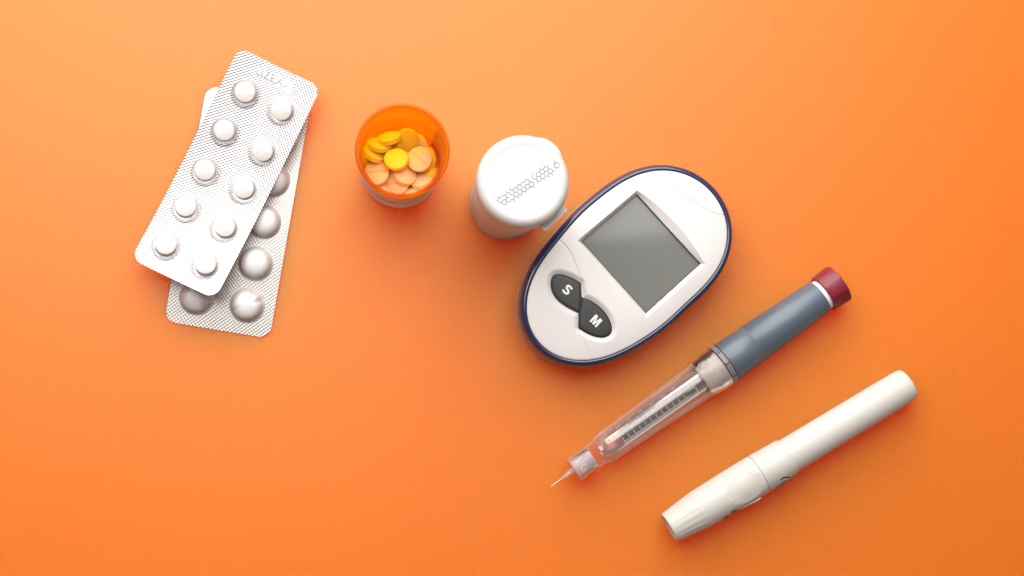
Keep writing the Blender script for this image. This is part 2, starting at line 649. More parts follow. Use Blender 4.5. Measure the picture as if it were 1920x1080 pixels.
# code pressed into the foil, read from the back; its relief shade is painted dark grey
cm = text_mesh('LIZEXX', 4.3, 0.0, 0.06, -0.25, bevel=0.05)
ec = link('embossed_code', cm, 'foil_shade', pk, (qc.x, qc.y, z1(qc.x, qc.y) + 0.16))
ec.rotation_euler = (0, math.atan(-(z1(qc.x + 1, qc.y) - z1(qc.x - 1, qc.y)) / 2), 0)
ec.rotation_euler.z = math.pi if rot.col[0].x < 0 else 0


# ------------------------------------------------------------------ amber vial
VH = 50.0
vb = P(749, 320, 0)
vial = thing('pill_vial', 'open translucent orange pill vial with a paper label, filled with tablets', 'pill vial', (vb.x, vb.y, 0))
ri, ro = 13.5, 14.7
wall = [(0.0, 0), (0.0, 13.6), (0.5, 14.4), (43.5, 15.3), (44.2, 15.9), (46.2, 16.0), (46.8, 15.5), (48.9, 15.55), (49.4, 16.1), (49.75, 16.2), (50.0, 15.8),
        (49.95, 15.2), (49.5, 14.95), (43, 14.1), (2.0, 13.3), (1.3, 12.5), (1.2, 0)]
V, F = lathe(wall, 96)
part('wall', V, F, 'amber', vial, sharp=50)
la0, la1 = R(186), R(398)
rl = lambda z: 14.45 + 0.9 * z / 43.5
lp = [(4, rl(4)), (41, rl(41)), (41, rl(41) + 0.12), (4, rl(4) + 0.12)]
V, F = lathe(lp, 60, close=True, a0=la0, a1=la1)
lab = part('label', V, F, 'paper', vial, sharp=30)


def on_cyl(z0, a, rfun, lift=0.15):
    r = rfun(z0) + lift
    return (r * math.cos(a), r * math.sin(a), z0)


chunks = []
for row, (z0, a_s, a_e) in enumerate([(35.5, 232, 300), (31.5, 262, 325), (30, 262, 318), (26, 215, 262), (23.5, 240, 300), (21, 235, 310)]):
    a = a_s
    while a < a_e:
        wd = rnd.uniform(1.5, 6)
        p_ = [on_cyl(z0, R(a + wd * i / 3), rl, 0.16) for i in range(4)]
        chunks.append(ribbon(p_, rnd.uniform(0.5, 0.8), lambda p: (p.x, p.y, 0)))
        a += wd + rnd.uniform(0.8, 1.8)
V, F = merge(chunks)
part('label_print', V, F, 'blackink', lab, smooth=False)

# tablets in the vial
pm = tablet_mesh('tablet', 4.45, 1.6, 1.1)
ps = scored_mesh('tablet', 4.6, 1.9, 0.85)
pm.materials.append(M['pill'])
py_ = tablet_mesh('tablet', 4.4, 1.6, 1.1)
py_.materials.append(M['amber_lit_pill'])
ps.materials.append(M['pill'])
VG = 'tablets in the orange vial'
PIL = [  # zoom x, zoom y, z, tilt, azimuth, scored?, score direction, label
    (380, 340, 17, 58, 105, 0, 0, 'tablet tilted on edge at the back of the vial, uppermost left of the heap'),
    (308, 440, 16, 52, 85, 0, 0, 'tablet on edge below the back left tablet, above the one leaning on the left wall'),
    (272, 540, 15, 58, 62, 0, 0, 'tablet leaning on edge against the left wall of the vial'),
    (463, 582, 20, 26, 105, 0, 0, 'tablet coloured bright yellow for amber light, lying on top at the centre of the heap'),
    (562, 390, 15, 30, 265, 0, 0, 'tablet with painted amber tint, facing out, leaning on the back wall of the vial'),
    (452, 445, 12, 60, 175, 0, 0, 'half hidden tablet wedged behind the central amber tinted tablet'),
    (662, 580, 18, 14, 150, 1, -40, 'largest looking tablet with a diagonal score line, right of the centre of the heap'),
    (300, 698, 15, 18, 140, 1, 4, 'scored peach tablet lying flat at the lower left of the heap'),
    (468, 775, 13.5, 24, 200, 1, 12, 'scored peach tablet at the front of the heap, close to the near rim'),
    (535, 708, 15.5, 32, 50, 0, 0, 'peach tablet tucked under the central amber tinted tablet'),
    (685, 757, 14, 52, 118, 0, 0, 'reddish tablet on edge at the lower right of the heap'),
    (625, 850, 12, 55, 100, 0, 0, 'pale tablet partly hidden by the near rim at the right'),
    (352, 822, 11, 35, 60, 0, 0, 'tablet mostly hidden by the near rim at the left front'),
    (695, 420, 12, 62, 205, 0, 0, 'tablet sunk edge up by the dark right wall at the back'),
    (760, 640, 11, 60, 190, 0, 0, 'tablet squeezed edge up against the right wall'),
    (815, 560, 15, 66, 185, 0, 0, 'added tablet standing in for a wall reflection, beside the scored tablet at the right wall'),  # this and the next are added in place of reflections in the wall
    (800, 700, 13, 60, 160, 0, 0, 'added tablet standing in for a wall reflection, between the reddish tablet and the right wall'),
    (215, 460, 13, 62, 30, 0, 0, 'tablet tucked behind the one leaning on the left wall'),
    (200, 590, 9, 55, 20, 0, 0, 'deep lying tablet edge up at the far left wall'),
]


def place_tab(me, pos, nrm, spin, label):
    o = bpy.data.objects.new('tablet', me)
    COL.objects.link(o)
    tag(o, label, 'tablet', VG)
    z = Vector(nrm).normalized()
    x = Vector((math.cos(spin), math.sin(spin), 0))
    x = (x - z * x.dot(z)).normalized()
    y = z.cross(x)
    o.rotation_mode = 'QUATERNION'
    o.rotation_quaternion = Matrix((x, y, z)).transposed().to_quaternion()
    o.location = Vector(pos) * MM
    return o


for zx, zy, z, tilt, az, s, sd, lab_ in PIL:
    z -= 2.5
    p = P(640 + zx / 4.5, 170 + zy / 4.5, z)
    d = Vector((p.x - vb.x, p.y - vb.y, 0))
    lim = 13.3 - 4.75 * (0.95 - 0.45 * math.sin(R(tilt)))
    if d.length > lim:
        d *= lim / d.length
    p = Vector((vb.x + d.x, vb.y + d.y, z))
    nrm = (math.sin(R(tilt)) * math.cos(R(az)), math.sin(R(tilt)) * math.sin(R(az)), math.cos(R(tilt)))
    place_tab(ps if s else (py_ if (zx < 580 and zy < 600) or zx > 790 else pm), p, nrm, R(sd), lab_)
for k in range(9):
    a = 2 * math.pi * k / 7
    r_ = 8.3 if k < 7 else 2.0
    z = 3.6 + (k % 3) * 1.9 + (2.5 if k >= 7 else 0)
    place_tab(pm, (vb.x + r_ * math.cos(a), vb.y + r_ * math.sin(a), z), (rnd.uniform(-.25, .25), rnd.uniform(-.25, .25), 1), 0,
              'buried tablet in the bottom layer beneath the visible heap')

# ------------------------------------------------------------------ white bottle
bb = P(948, 382, 0)
bot = thing('pill_bottle', 'closed opaque white plastic bottle with a hinged lid printed with grey hexagons', 'pill bottle', (bb.x, bb.y, 0))
BH = 58.0
V, F = lathe([(0, 0), (0, 13.2), (0.5, 13.8), (53, 14.3), (54, 14.3), (54, 0)], 96)
part('body', V, F, 'bottle', bot)
HA = R(52)                                       # hinge side
def lid_r(a, r, h):
    d = (a - HA + math.pi) % (2 * math.pi) - math.pi
    return r + (0.95 * math.exp(-(d / 0.30) ** 4) if r > 14 else 0)
lidp = [(54.2, 0), (54.2, 14.4), (54.2, 15.2), (55.0, 15.55), (62.2, 15.6), (63.6, 15.45), (64.9, 14.9), (65.7, 13.9), (65.95, 12.9), (65.9, 12.4), (65.78, 11.9),
        (65.72, 11.4), (65.7, 6), (65.7, 0)]
V, F = lathe(lidp, 128, rfun=lid_r)
lid = part('lid', V, F, 'bottle', bot, sharp=60)
# thumb tab below the lid, lower right
ta = R(-46)
ch = []
r0, r1, hw = 13.5, 17.2, 5.4
prof = [(r0, -hw), (r1 - 0.4, -hw), (r1, -hw + 0.5), (r1 + 0.1, 0), (r1, hw - 0.5), (r1 - 0.4, hw), (r0, hw)]
n = len(prof)
TV = []
for z in (54.6, 57.4):
    for a, b in prof:
        TV.append((a * math.cos(ta) - b * math.sin(ta), a * math.sin(ta) + b * math.cos(ta), z))
TF = [tuple(range(n - 1, -1, -1)), tuple(range(n, 2 * n))] + [(i, (i + 1) % n, (i + 1) % n + n, i + n) for i in range(n)]
part('thumb_tab', TV, TF, 'bottle', bot, sharp=30)
# hinge knuckle under the bulge
V, F = lathe([(55, 0), (55, 1.1), (61, 1.1), (61, 0)], 20)
part('hinge', V, F, 'bottle', bot, (15.3 * math.cos(HA), 15.3 * math.sin(HA), 0))
# printed hexagons
zl = 65.80
lc = Vector((bb.x, bb.y, 0))
rowsA = [(255, 855), (325, 812), (390, 768), (450, 725), (515, 682), (575, 638), (638, 595), (703, 552)]
rowsB = [(332, 895), (396, 852), (458, 805), (520, 762), (582, 718), (645, 674), (708, 628), (772, 585)]
rowsC = [(832, 462), (886, 415), (946, 368), (1010, 322)]
rowsD = [(902, 492), (962, 447), (1022, 402), (1088, 358)]
chunks = []
up = lambda p: (0, 0, 1)


def zoomL(x, y):
    p = P(910 + x / 9, 280 + y / 9, 65.7)
    return Vector((p.x - lc.x, p.y - lc.y, zl))


PIT, DIR = 1.538, R(34.6)
RH = PIT / math.sqrt(3)
uv = Vector((math.cos(DIR), math.sin(DIR), 0)) * PIT
vv = Vector((math.cos(DIR - R(60)), math.sin(DIR - R(60)), 0)) * PIT
prnd = random.Random(3)
edges, cents = {}, {}
def add_hex(c):
    ring = [c + Vector((RH * math.cos(DIR + R(30 + 60 * i)), RH * math.sin(DIR + R(30 + 60 * i)), 0)) for i in range(6)]
    for a, b in zip(ring, ring[1:] + ring[:1]):
        ka, kb = (round(a.x, 1), round(a.y, 1)), (round(b.x, 1), round(b.y, 1))
        edges[tuple(sorted((ka, kb)))] = (a, b)
        for k, p in ((ka, a), (kb, b)):
            cents.setdefault(k, {})[(round(c.x, 1), round(c.y, 1))] = (c, p)
for start, n_ in ((zoomL(*rowsA[0]), 8), (zoomL(*rowsC[0]), 4)):
    for i in range(n_):
        add_hex(start + uv * i)
        add_hex(start + uv * i + vv)
for q_, (a, b) in enumerate(edges.values()):
    if prnd.random() < 0.93:
        z_ = Vector((0, 0, 0.0006 * (q_ % 7)))
        chunks.append(ribbon([a + z_, b + z_], prnd.uniform(0.19, 0.30), up))
for k, lst in cents.items():
    if len(lst) == 1 and prnd.random() < 0.62:   # free corner: a short side bond
        c, p = list(lst.values())[0]
        d_ = (p - c).normalized()
        z_ = Vector((0, 0, 0.006))
        chunks.append(ribbon([p + z_, p + d_ * 0.5 + z_], 0.18, up))
        if prnd.random() < 0.5:
            e_ = Vector((-d_.y, d_.x, 0)) * prnd.choice((-0.35, 0.35))
            chunks.append(ribbon([p + d_ * 0.5 + z_ * 1.2, p + d_ * 0.62 + e_ + z_ * 1.2], 0.22, up))
c = zoomL(1210, 262) + Vector((-0.15, -0.1, 0.22))
chunks.append(ribbon([c + Vector((RH * math.cos(R(30 * i)), RH * math.sin(R(30 * i)), 0)) for i in range(13)], 0.22, up))
chunks.append(ribbon([c + Vector((-0.6, 0.75, 0.003)), c + Vector((-0.95, 1.5, 0.003))], 0.2, up))
V, F = merge(chunks)
part('printed_hexagons', V, F, 'ink', lid, smooth=False)

# ------------------------------------------------------------------ glucose meter
ZM = 18.0
white_px = [(1200, 328), (1163.7, 344.4), (1126.7, 369.4), (1089.6, 403.7), (1065.6, 429.6), (1047, 450), (1030.4, 472.2), (1012, 500), (997, 527.8), (990.6, 551.9),
            (987.8, 577.8), (990.6, 600), (998.9, 624), (1015.6, 646.3), (1037.8, 663), (1063.7, 672.2), (1089.6, 675), (1126.7, 671.3), (1163.7, 657.4), (1200, 638),
            (1217, 627), (1254, 597.5), (1291, 565), (1320.7, 534.5), (1341, 507.8), (1355.6, 480), (1362, 462), (1364.3, 446.3), (1363.3, 426), (1357.8, 403.7),
            (1346.7, 379.6), (1331.9, 359.3), (1309.6, 339.8), (1283.7, 326), (1254, 319.8), (1235.6, 320)]
wp = [P(x, y, ZM) for x, y in white_px]
mc = Vector((sum(p.x for p in wp) / len(wp), sum(p.y for p in wp) / len(wp), 0))
ang = np.array([math.atan2(p.y - mc.y, p.x - mc.x) for p in wp])
rad = np.array([math.hypot(p.x - mc.x, p.y - mc.y) for p in wp])
# smooth egg outline: low harmonics fitted to the measured radii
KH = 6
A_ = np.stack([np.ones_like(ang)] + [f(k * ang) for k in range(1, KH + 1) for f in (np.cos, np.sin)], 1)
coef = np.linalg.lstsq(A_, rad, rcond=None)[0]


def rout(a):
    a = np.asarray(a, float)
    r = np.full_like(a, coef[0])
    i = 1
    for k in range(1, KH + 1):
        r = r + coef[i] * np.cos(k * a) + coef[i + 1] * np.sin(k * a)
        i += 2
    return r


def base_z(x, y):
    x = np.asarray(x, float); y = np.asarray(y, float)
    s = np.hypot(x, y) / rout(np.arctan2(y, x))
    return ZM + 1.5 * (1 - np.clip(s, 0, 1) ** 5)


met = thing('glucose_meter', 'white oval blood glucose meter with navy rim, grey screen and two dark buttons', 'glucose meter', mc)


def mp(px, py, z=ZM + 1):
    p = P(px, py, z)
    return (p.x - mc.x, p.y - mc.y)


def poly_sd(X, Y, poly):
    """signed distance to a closed polygon, negative inside"""
    D = np.full(X.shape, 1e9)
    inside = np.zeros(X.shape, bool)
    n = len(poly)
    for i in range(n):
        x0, y0 = poly[i]; x1, y1 = poly[(i + 1) % n]
        ex, ey = x1 - x0, y1 - y0
        t = np.clip(((X - x0) * ex + (Y - y0) * ey) / (ex * ex + ey * ey + 1e-12), 0, 1)
        D = np.minimum(D, np.hypot(X - x0 - t * ex, Y - y0 - t * ey))
        if abs(ey) > 1e-12:
            c = ((y0 > Y) != (y1 > Y)) & (X < (x1 - x0) * (Y - y0) / ey + x0)
            inside ^= c
    return np.where(inside, -D, D)


def line_d(X, Y, pl):
    D = np.full(X.shape, 1e9)
    for (x0, y0), (x1, y1) in zip(pl[:-1], pl[1:]):
        ex, ey = x1 - x0, y1 - y0
        t = np.clip(((X - x0) * ex + (Y - y0) * ey) / (ex * ex + ey * ey + 1e-12), 0, 1)
        D = np.minimum(D, np.hypot(X - x0 - t * ex, Y - y0 - t * ey))
    return D


def spline(pts, sub=6, closed=False):
    pts = [np.array(p, float) for p in pts]
    n = len(pts)
    out = []
    rng = range(n) if closed else range(n - 1)
    for i in rng:
        p0 = pts[(i - 1) % n] if closed or i > 0 else pts[0]
        p1, p2 = pts[i], pts[(i + 1) % n]
        p3 = pts[(i + 2) % n] if closed or i + 2 < n else pts[-1]
        for k in range(sub):
            t = k / sub
            out.append(tuple(0.5 * ((2 * p1) + (-p0 + p2) * t + (2 * p0 - 5 * p1 + 4 * p2 - p3) * t * t + (-p0 + 3 * p1 - 3 * p2 + p3) * t ** 3)))
    if not closed:
        out.append(tuple(pts[-1]))
    return out


Z3 = lambda x, y: (960 + x / 5.4, 500 + y / 5.4)
S_arc = spline([(690, 170), (600, 118), (510, 87), (445, 86), (411, 125), (404, 195), (432, 280), (490, 350), (575, 408), (684, 463)], 5)
M_arc = spline([(714, 322), (785, 347), (865, 398), (932, 463), (980, 540), (1003, 618), (988, 678), (930, 706), (860, 701), (790, 677), (733, 647), (684, 616)], 5)
S_px = [Z3(*p) for p in S_arc] + [Z3(698, 345)]
M_px = [Z3(*p) for p in M_arc] + [Z3(686, 465), Z3(700, 400)]
U_px = [Z3(*p) for p in S_arc] + [Z3(684, 540)] + [Z3(*p) for p in M_arc[::-1]]
U_px = [Z3(*p) for p in S_arc] + [Z3(*p) for p in reversed(M_arc)]
S_poly = [mp(*p) for p in S_px]
M_poly = [mp(*p) for p in M_px]
U_poly = [mp(*p) for p in U_px]
ZS = 16.6                                       # screen glass height
quad = [mp(*p, ZS + 0.8) for p in ((1193.9, 364.5), (1313.5, 494.6), (1210.8, 587.5), (1089.5, 453))]   # top, right, bottom, left
seam1 = spline([mp(*p) for p in ((1205, 326.5), (1226.3, 331.5), (1246.7, 339.8), (1267, 351.9), (1287.4, 367.6), (1306, 381.5), (1324.4, 393.5), (1341, 401), (1360, 403.5))], 4)
seam2 = spline([mp(*p) for p in ((1043, 444), (1060, 461), (1071, 477.8), (1080.4, 499), (1086.9, 516.7), (1090.6, 537), (1091.9, 559))], 4)
seam3 = spline([mp(*p) for p in ((1086.5, 613.9), (1091.5, 633.3), (1100.7, 655.6), (1109, 676))], 4)
edges_w = [(1.0, 2.2), (1.25, 0.15), (1.15, 0.1), (1.15, 0.0)]           # bezel width, bulge of the outer edge


def bezel_q(X, Y):
    q = np.full(X.shape, -1e9)
    for i in range(4):
        x0, y0 = quad[i]; x1, y1 = quad[(i + 1) % 4]
        ex, ey = x1 - x0, y1 - y0
        ln = math.hypot(ex, ey)
        nx, ny = -ey / ln, ex / ln                  # outward for clockwise order
        d = (X - x0) * nx + (Y - y0) * ny
        t = np.clip(((X - x0) * ex + (Y - y0) * ey) / ln ** 2, 0, 1)
        wdt = edges_w[i][0] + edges_w[i][1] * np.sin(np.pi * t) ** 0.8
        q = np.maximum(q, d / wdt)
    return q


def shell_z(X, Y):
    Z = base_z(X, Y)
    du = poly_sd(X, Y, U_poly)
    moat = 1.0 * np.clip((2.3 - du) / 1.8, 0, 1) ** 1.6
    Z = Z - moat
    Z = Z - np.where(du < -0.05, 0.5, 0)
    for s_ in (seam1, seam2, seam3):
        d = line_d(X, Y, s_)
        Z = Z - 0.28 * np.exp(-(d / 0.22) ** 2) * np.clip(du / 1.0, 0, 1)
    q = bezel_q(X, Y)
    sl = np.clip(q, 0, 1)
    sl = np.where(sl < 0.88, sl / 0.93, 1 - (1 - sl) ** 2 / (0.12 * 0.93) * 0.45)
    sl = np.clip(sl, 0, 1)
    Z = np.where(q < 1, Z - 1.7 * (1 - sl), Z)
    Z = np.where(q < -0.02, 15.8, Z)
    return Z


NA, NR = 840, 210
aa = np.linspace(0, 2 * np.pi, NA, endpoint=False)
ss = np.concatenate([np.linspace(0.02, 0.985, NR), [0.993, 1.0]])
RR = rout(aa)
X = ss[:, None] * RR[None, :] * np.cos(aa)[None, :]
Y = ss[:, None] * RR[None, :] * np.sin(aa)[None, :]
Z = shell_z(X, Y)
Z[-1] -= 0.25
Z[-2] -= 0.06
VV = np.stack([X, Y, Z], -1).reshape(-1, 3)
nr = len(ss)
VV = np.concatenate([VV, [[0, 0, float(shell_z(np.array([0.0]), np.array([0.0]))[0])]]])
i0 = np.arange(nr - 1)[:, None] * NA + np.arange(NA)[None, :]
i1 = np.arange(nr - 1)[:, None] * NA + (np.arange(NA)[None, :] + 1) % NA
FF = np.stack([i0, i0 + NA, i1 + NA, i1], -1).reshape(-1, 4).tolist()
c0 = len(VV) - 1
FF += [[c0, i, (i + 1) % NA] for i in range(NA)]
part('top_shell', VV.tolist(), FF, 'shell', met, sharp=55)


def outline_loft(profile, n=240):
    """profile (offset from the white edge, z) swept round the egg outline"""
    a = np.linspace(0, 2 * np.pi, n, endpoint=False)
    r = rout(a)
    x, y = r * np.cos(a), r * np.sin(a)
    dx, dy = np.roll(x, -1) - np.roll(x, 1), np.roll(y, -1) - np.roll(y, 1)
    l = np.hypot(dx, dy)
    nx, ny = dy / l, -dx / l
    V, F = [], []
    for off, z in profile:
        V += [(x[i] + nx[i] * off, y[i] + ny[i] * off, z) for i in range(n)]
    for k in range(len(profile) - 1):
        for i in range(n):
            j = (i + 1) % n
            F.append((k * n + i, (k + 1) * n + i, (k + 1) * n + j, k * n + j))
    return V, F


V, F = outline_loft([(-0.6, 17.0), (0.02, 17.45), (0.12, 17.7), (0.4, 17.95), (0.9, 18.02), (1.4, 17.75), (1.9, 17.15), (2.3, 16.3), (2.6, 15.0), (2.72, 13.0), (2.75, 10.0), (2.65, 5.2), (2.3, 4.9)])
part('rim', V, F, 'navy', met, sharp=60)
V, F = outline_loft([(2.2, 4.85), (2.8, 4.7), (2.86, 4.6), (2.8, 4.2), (2.3, 2.0), (1.2, 0.6), (-2, 0.0)])
part('bottom_shell', V, F, 'lip', met, sharp=50)


def shrink(poly, d):
    n = len(poly)
    out = []
    for i in range(n):
        (xa, ya), (xb, yb), (xc, yc) = poly[i - 1], poly[i], poly[(i + 1) % n]
        e1 = np.array((xb - xa, yb - ya)); e2 = np.array((xc - xb, yc - yb))
        e1 /= np.linalg.norm(e1) + 1e-9; e2 /= np.linalg.norm(e2) + 1e-9
        n1 = np.array((-e1[1], e1[0])); n2 = np.array((-e2[1], e2[0]))
        m_ = n1 + n2
        k = max(0.45, float(m_ @ m_) / 2)
        m_ = m_ / k
        out.append((xb + m_[0] * d, yb + m_[1] * d))
    return out


def area(poly):
    return 0.5 * sum(x0 * y1 - x1 * y0 for (x0, y0), (x1, y1) in zip(poly, poly[1:] + poly[:1]))


def ccw(poly):
    return poly if area(poly) > 0 else poly[::-1]


# screen: glass in a dark gasket wall
q4 = ccw(quad)
def lower_loop(inner, outer, z0, z1):
    n = len(inner)
    V = [(x, y, z0) for x, y in inner] + [(x, y, z1) for x, y in outer]
    return V, [(i, (i + 1) % n, (i + 1) % n + n, i + n) for i in range(n)]
def bz(x, y): return float(base_z(np.array([x]), np.array([y]))[0])
gk_i, gk_o = shrink(q4, 0.14), shrink(q4, -0.16)
n4 = 4
V = [(x, y, ZS - 0.1) for x, y in gk_i] + [(x, y, bz(x, y) - 1.64) for x, y in gk_i] + [(x, y, bz(x, y) - 1.64) for x, y in gk_o] + [(x, y, ZS - 0.4) for x, y in gk_o]
F = [(k * 4 + i, k * 4 + (i + 1) % 4, (k + 1) * 4 + (i + 1) % 4, (k + 1) * 4 + i) for k in range(3) for i in range(4)]
part('screen_gasket', V, F, 'black', met, smooth=False)
gl = shrink(q4, 0.1)
V = [(x, y, ZS) for x, y in gl] + [(x, y, ZS - 0.5) for x, y in gl]
part('screen', V, [(0, 1, 2, 3), (7, 6, 5, 4)] + [(i, i + 4, (i + 1) % 4 + 4, (i + 1) % 4) for i in range(4)], 'lcd', met, smooth=False)


def prism(poly, steps, zoff=0.0):
    """stack of (inset, dz) rings on the meter's curved face, capped"""
    poly = ccw(poly)
    V, F = [], []
    n = len(poly)
    for ins, dz in steps:
        ring = shrink(poly, ins)
        zz = base_z(np.array([p[0] for p in ring]), np.array([p[1] for p in ring]))
        V += [(x, y, float(z) + dz) for (x, y), z in zip(ring, zz)]
    for k in range(len(steps) - 1):
        for i in range(n):
            j = (i + 1) % n
            F.append((k * n + i, k * n + j, (k + 1) * n + j, (k + 1) * n + i))
    F.append(tuple(range((len(steps) - 1) * n, len(steps) * n)))
    return V, F


for poly in (S_poly, M_poly):
    V, F = prism(poly, [(-0.42, -1.6), (-0.42, -0.84), (0.3, -0.82)])
    part('button_gasket', V, F, 'black', met, smooth=True, sharp=30)
for poly, ch, c_px, rz in ((S_poly, 'S', (1063.8, 543.3), -43), (M_poly, 'M', (1117.2, 601.6), -43)):
    V, F = prism(poly, [(0.12, -1.6), (0.12, -0.55), (0.22, -0.38), (0.45, -0.28), (0.9, -0.22)])
    bt = part('button', V, F, 'button', met, sharp=40)
    bt['label'] = 'dark grey button marked with a white letter ' + ch
    x, y = mp(*c_px, ZM + 0.9)
    if ch == 'M':
        W2, H2 = 3.3, 3.5
        o_ = [(0, 0), (0, 3.5), (1.12, 3.5), (1.65, 1.35), (2.18, 3.5), (3.3, 3.5), (3.3, 0), (2.56, 0), (2.56, 2.55), (1.98, 0), (1.32, 0), (0.74, 2.55), (0.74, 0)]
        V = [(a - W2 / 2, b - H2 / 2, 0) for a, b in o_]
        F = [(0, 12, 11, 1), (1, 11, 10, 3, 2), (3, 10, 9), (3, 9, 8, 5, 4), (5, 8, 7, 6)]
    else:
        c_ = spline([(1.02, 1.05), (0.75, 1.33), (0.0, 1.45), (-0.75, 1.25), (-0.95, 0.8), (-0.62, 0.33), (0.0, 0.08), (0.68, -0.2), (0.98, -0.72), (0.72, -1.25), (0.0, -1.46), (-0.78, -1.3), (-1.08, -0.92)], 5)
        V, F = ribbon([(a, b, 0) for a, b in c_], 0.78, lambda p: (0, 0, 1))
    lt = part('letter', V, F, 'letter', bt, (x, y, bz(x, y) - 0.15), smooth=False)
    lt.rotation_euler = (0, 0, R(rz))


# ------------------------------------------------------------------ helpers for the two pens
def pen_frame(pa, pb, z):
    a, b = P(*pa, z), P(*pb, z)
    d = (b - a)
    s = d.length / math.hypot(pb[0] - pa[0], pb[1] - pa[1])
    return a, math.atan2(d.y, d.x), s


# ------------------------------------------------------------------ insulin pen
ZP = 7.9
O_, ang_, s_ = pen_frame((1360.7, 680.7), (1537, 556.5), ZP)
pen = thing('insulin_pen', 'insulin pen with clear cartridge end, bare needle, slate blue barrel and maroon knob', 'insulin pen', (O_.x, O_.y, 0),
            Matrix.Rotation(ang_, 3, 'Z').to_quaternion())
k_ = s_


def L_(profile, name, mat, parent, n=72, close=False, sharp=40, rfun=None):
    V, F = lathe([(t * k_, d * k_ / 2) for t, d in profile], n, 'x', close, rfun)
    V = [(x, y, z + ZP) for x, y, z in V]
    return part(name, V, F, mat, parent, sharp=sharp)


L_([(0.5, 60), (0.5, 77), (2, 78.2), (60, 75.5), (60.6, 74.6), (61.4, 74.6), (62, 75.4), (213, 66.5), (215, 65), (215, 50)], 'barrel', 'barrel', pen)
L_([(205, 50), (206, 59), (228, 60), (228, 40)], 'inner_sleeve', 'white', pen)


def knob_r(a, r, h):
    ph = (a * 9 / (2 * math.pi) + 0.28) % 1.0 - 0.5
    return r * (1 - 0.035 * max(0.0, 1 - (ph / 0.5) ** 2) ** 1)


L_([(223, 52), (223, 69), (224, 72), (226, 73), (256, 77.5), (258.5, 77), (259.5, 74), (257.5, 68), (257.5, 0)], 'dose_knob', 'red', pen, n=108, sharp=30, rfun=knob_r)
L_([(-10.5, 66), (-10.5, 79.5), (-9.6, 80.6), (-2.2, 79.5), (-1.2, 78.5), (-1.2, 64)], 'joint_ring', 'frost', pen)
# black seams either side of the ring and its little windows
L_([(-0.9, 76.5), (-0.9, 78.4), (0.3, 78.2), (0.3, 76.5)], 'seam_ring', 'black', pen)
L_([(-12.0, 78.6), (-12.0, 80.2), (-10.9, 80.2), (-10.9, 78.6)], 'seam_ring', 'rod', pen)
for a in (-38, 2, 40):
    r_ = 80.6 / 2 * k_
    chs = [((-9.6 * k_, (r_ + .03) * math.sin(R(a + q)), (r_ + .03) * math.cos(R(a + q)) + ZP), (-2.0 * k_, (r_ - .08) * math.sin(R(a + q)), (r_ - .08) * math.cos(R(a + q)) + ZP)) for q in (0, 2.4)]
    V = [chs[0][0], chs[0][1], chs[1][1], chs[1][0]]
    V += [tuple((c[0], c[1] * 0.97, (c[2] - ZP) * 0.97 + ZP)) for c in V]
    part('ring_rib', V, [(0, 1, 2, 3), (7, 6, 5, 4), (0, 4, 5, 1), (1, 5, 6, 2), (2, 6, 7, 3), (3, 7, 4, 0)], 'rod', pen, smooth=False)
# clear collar
L_([(-12.5, 80.3), (-20, 79.5), (-40, 77), (-52, 73), (-57, 67), (-57, 60), (-50, 64), (-38, 70), (-14, 72)], 'collar', 'frost', pen, close=True)
# screw mechanism showing inside the collar
def nut_r(a, r, h):
    return r * (1 + 0.06 * (1 if math.cos(6 * a) > 0 else -1))
L_([(-52, 0), (-52, 30), (-40, 34), (-38, 50), (-30, 54), (-28, 44), (-20, 44), (-18, 60), (-12, 62), (-12, 0)], 'screw_nut', 'frost', pen, n=48, rfun=nut_r)
# cartridge holder, a tapering clear tube
L_([(-50, 71), (-58, 70), (-60, 69), (-150, 63), (-262, 57), (-276, 55), (-281, 52), (-281, 48), (-276, 50), (-262, 52), (-150, 58), (-60, 63), (-52, 64)], 'cartridge_holder', 'clear', pen, close=True)
L_([(-268, 49), (-268, 55.8), (-264, 58.2), (-260, 58.0), (-258, 49)], 'holder_ring', 'clear', pen)
# neck with threads
L_([(-279, 38), (-280, 46.5), (-283, 47.5), (-285, 45), (-288, 47.5), (-290, 45), (-293, 47.5), (-296, 45), (-303, 45), (-303, 30)], 'threaded_neck', 'clear', pen)
# glass cartridge with its shoulder
L_([(-45, 44), (-262, 44), (-268, 42), (-273, 37), (-276, 30), (-282, 30), (-282, 26)], 'glass_cartridge', 'glass', pen)
L_([(-237, 0), (-237, 41), (-252, 40), (-260, 35), (-266, 27), (-280, 26), (-280, 0)], 'insulin', 'liquid', pen)


def rod_r(a, r, h):
    return r


prof = [(-228, 0), (-228, 22)]
t = -226.0
while t < -52:
    prof += [(t, 24), (t + 1.6, 24), (t + 2.0, 21), (t + 3.2, 21)]
    t += 3.6
prof += [(-50, 24), (-50, 0)]
L_(prof, 'plunger_rod', 'rod', pen, n=32, sharp=30)
L_([(-236, 0), (-236, 40), (-234.5, 41.5), (-229, 41.5), (-228, 38), (-228, 0)], 'plunger', 'rod', pen)
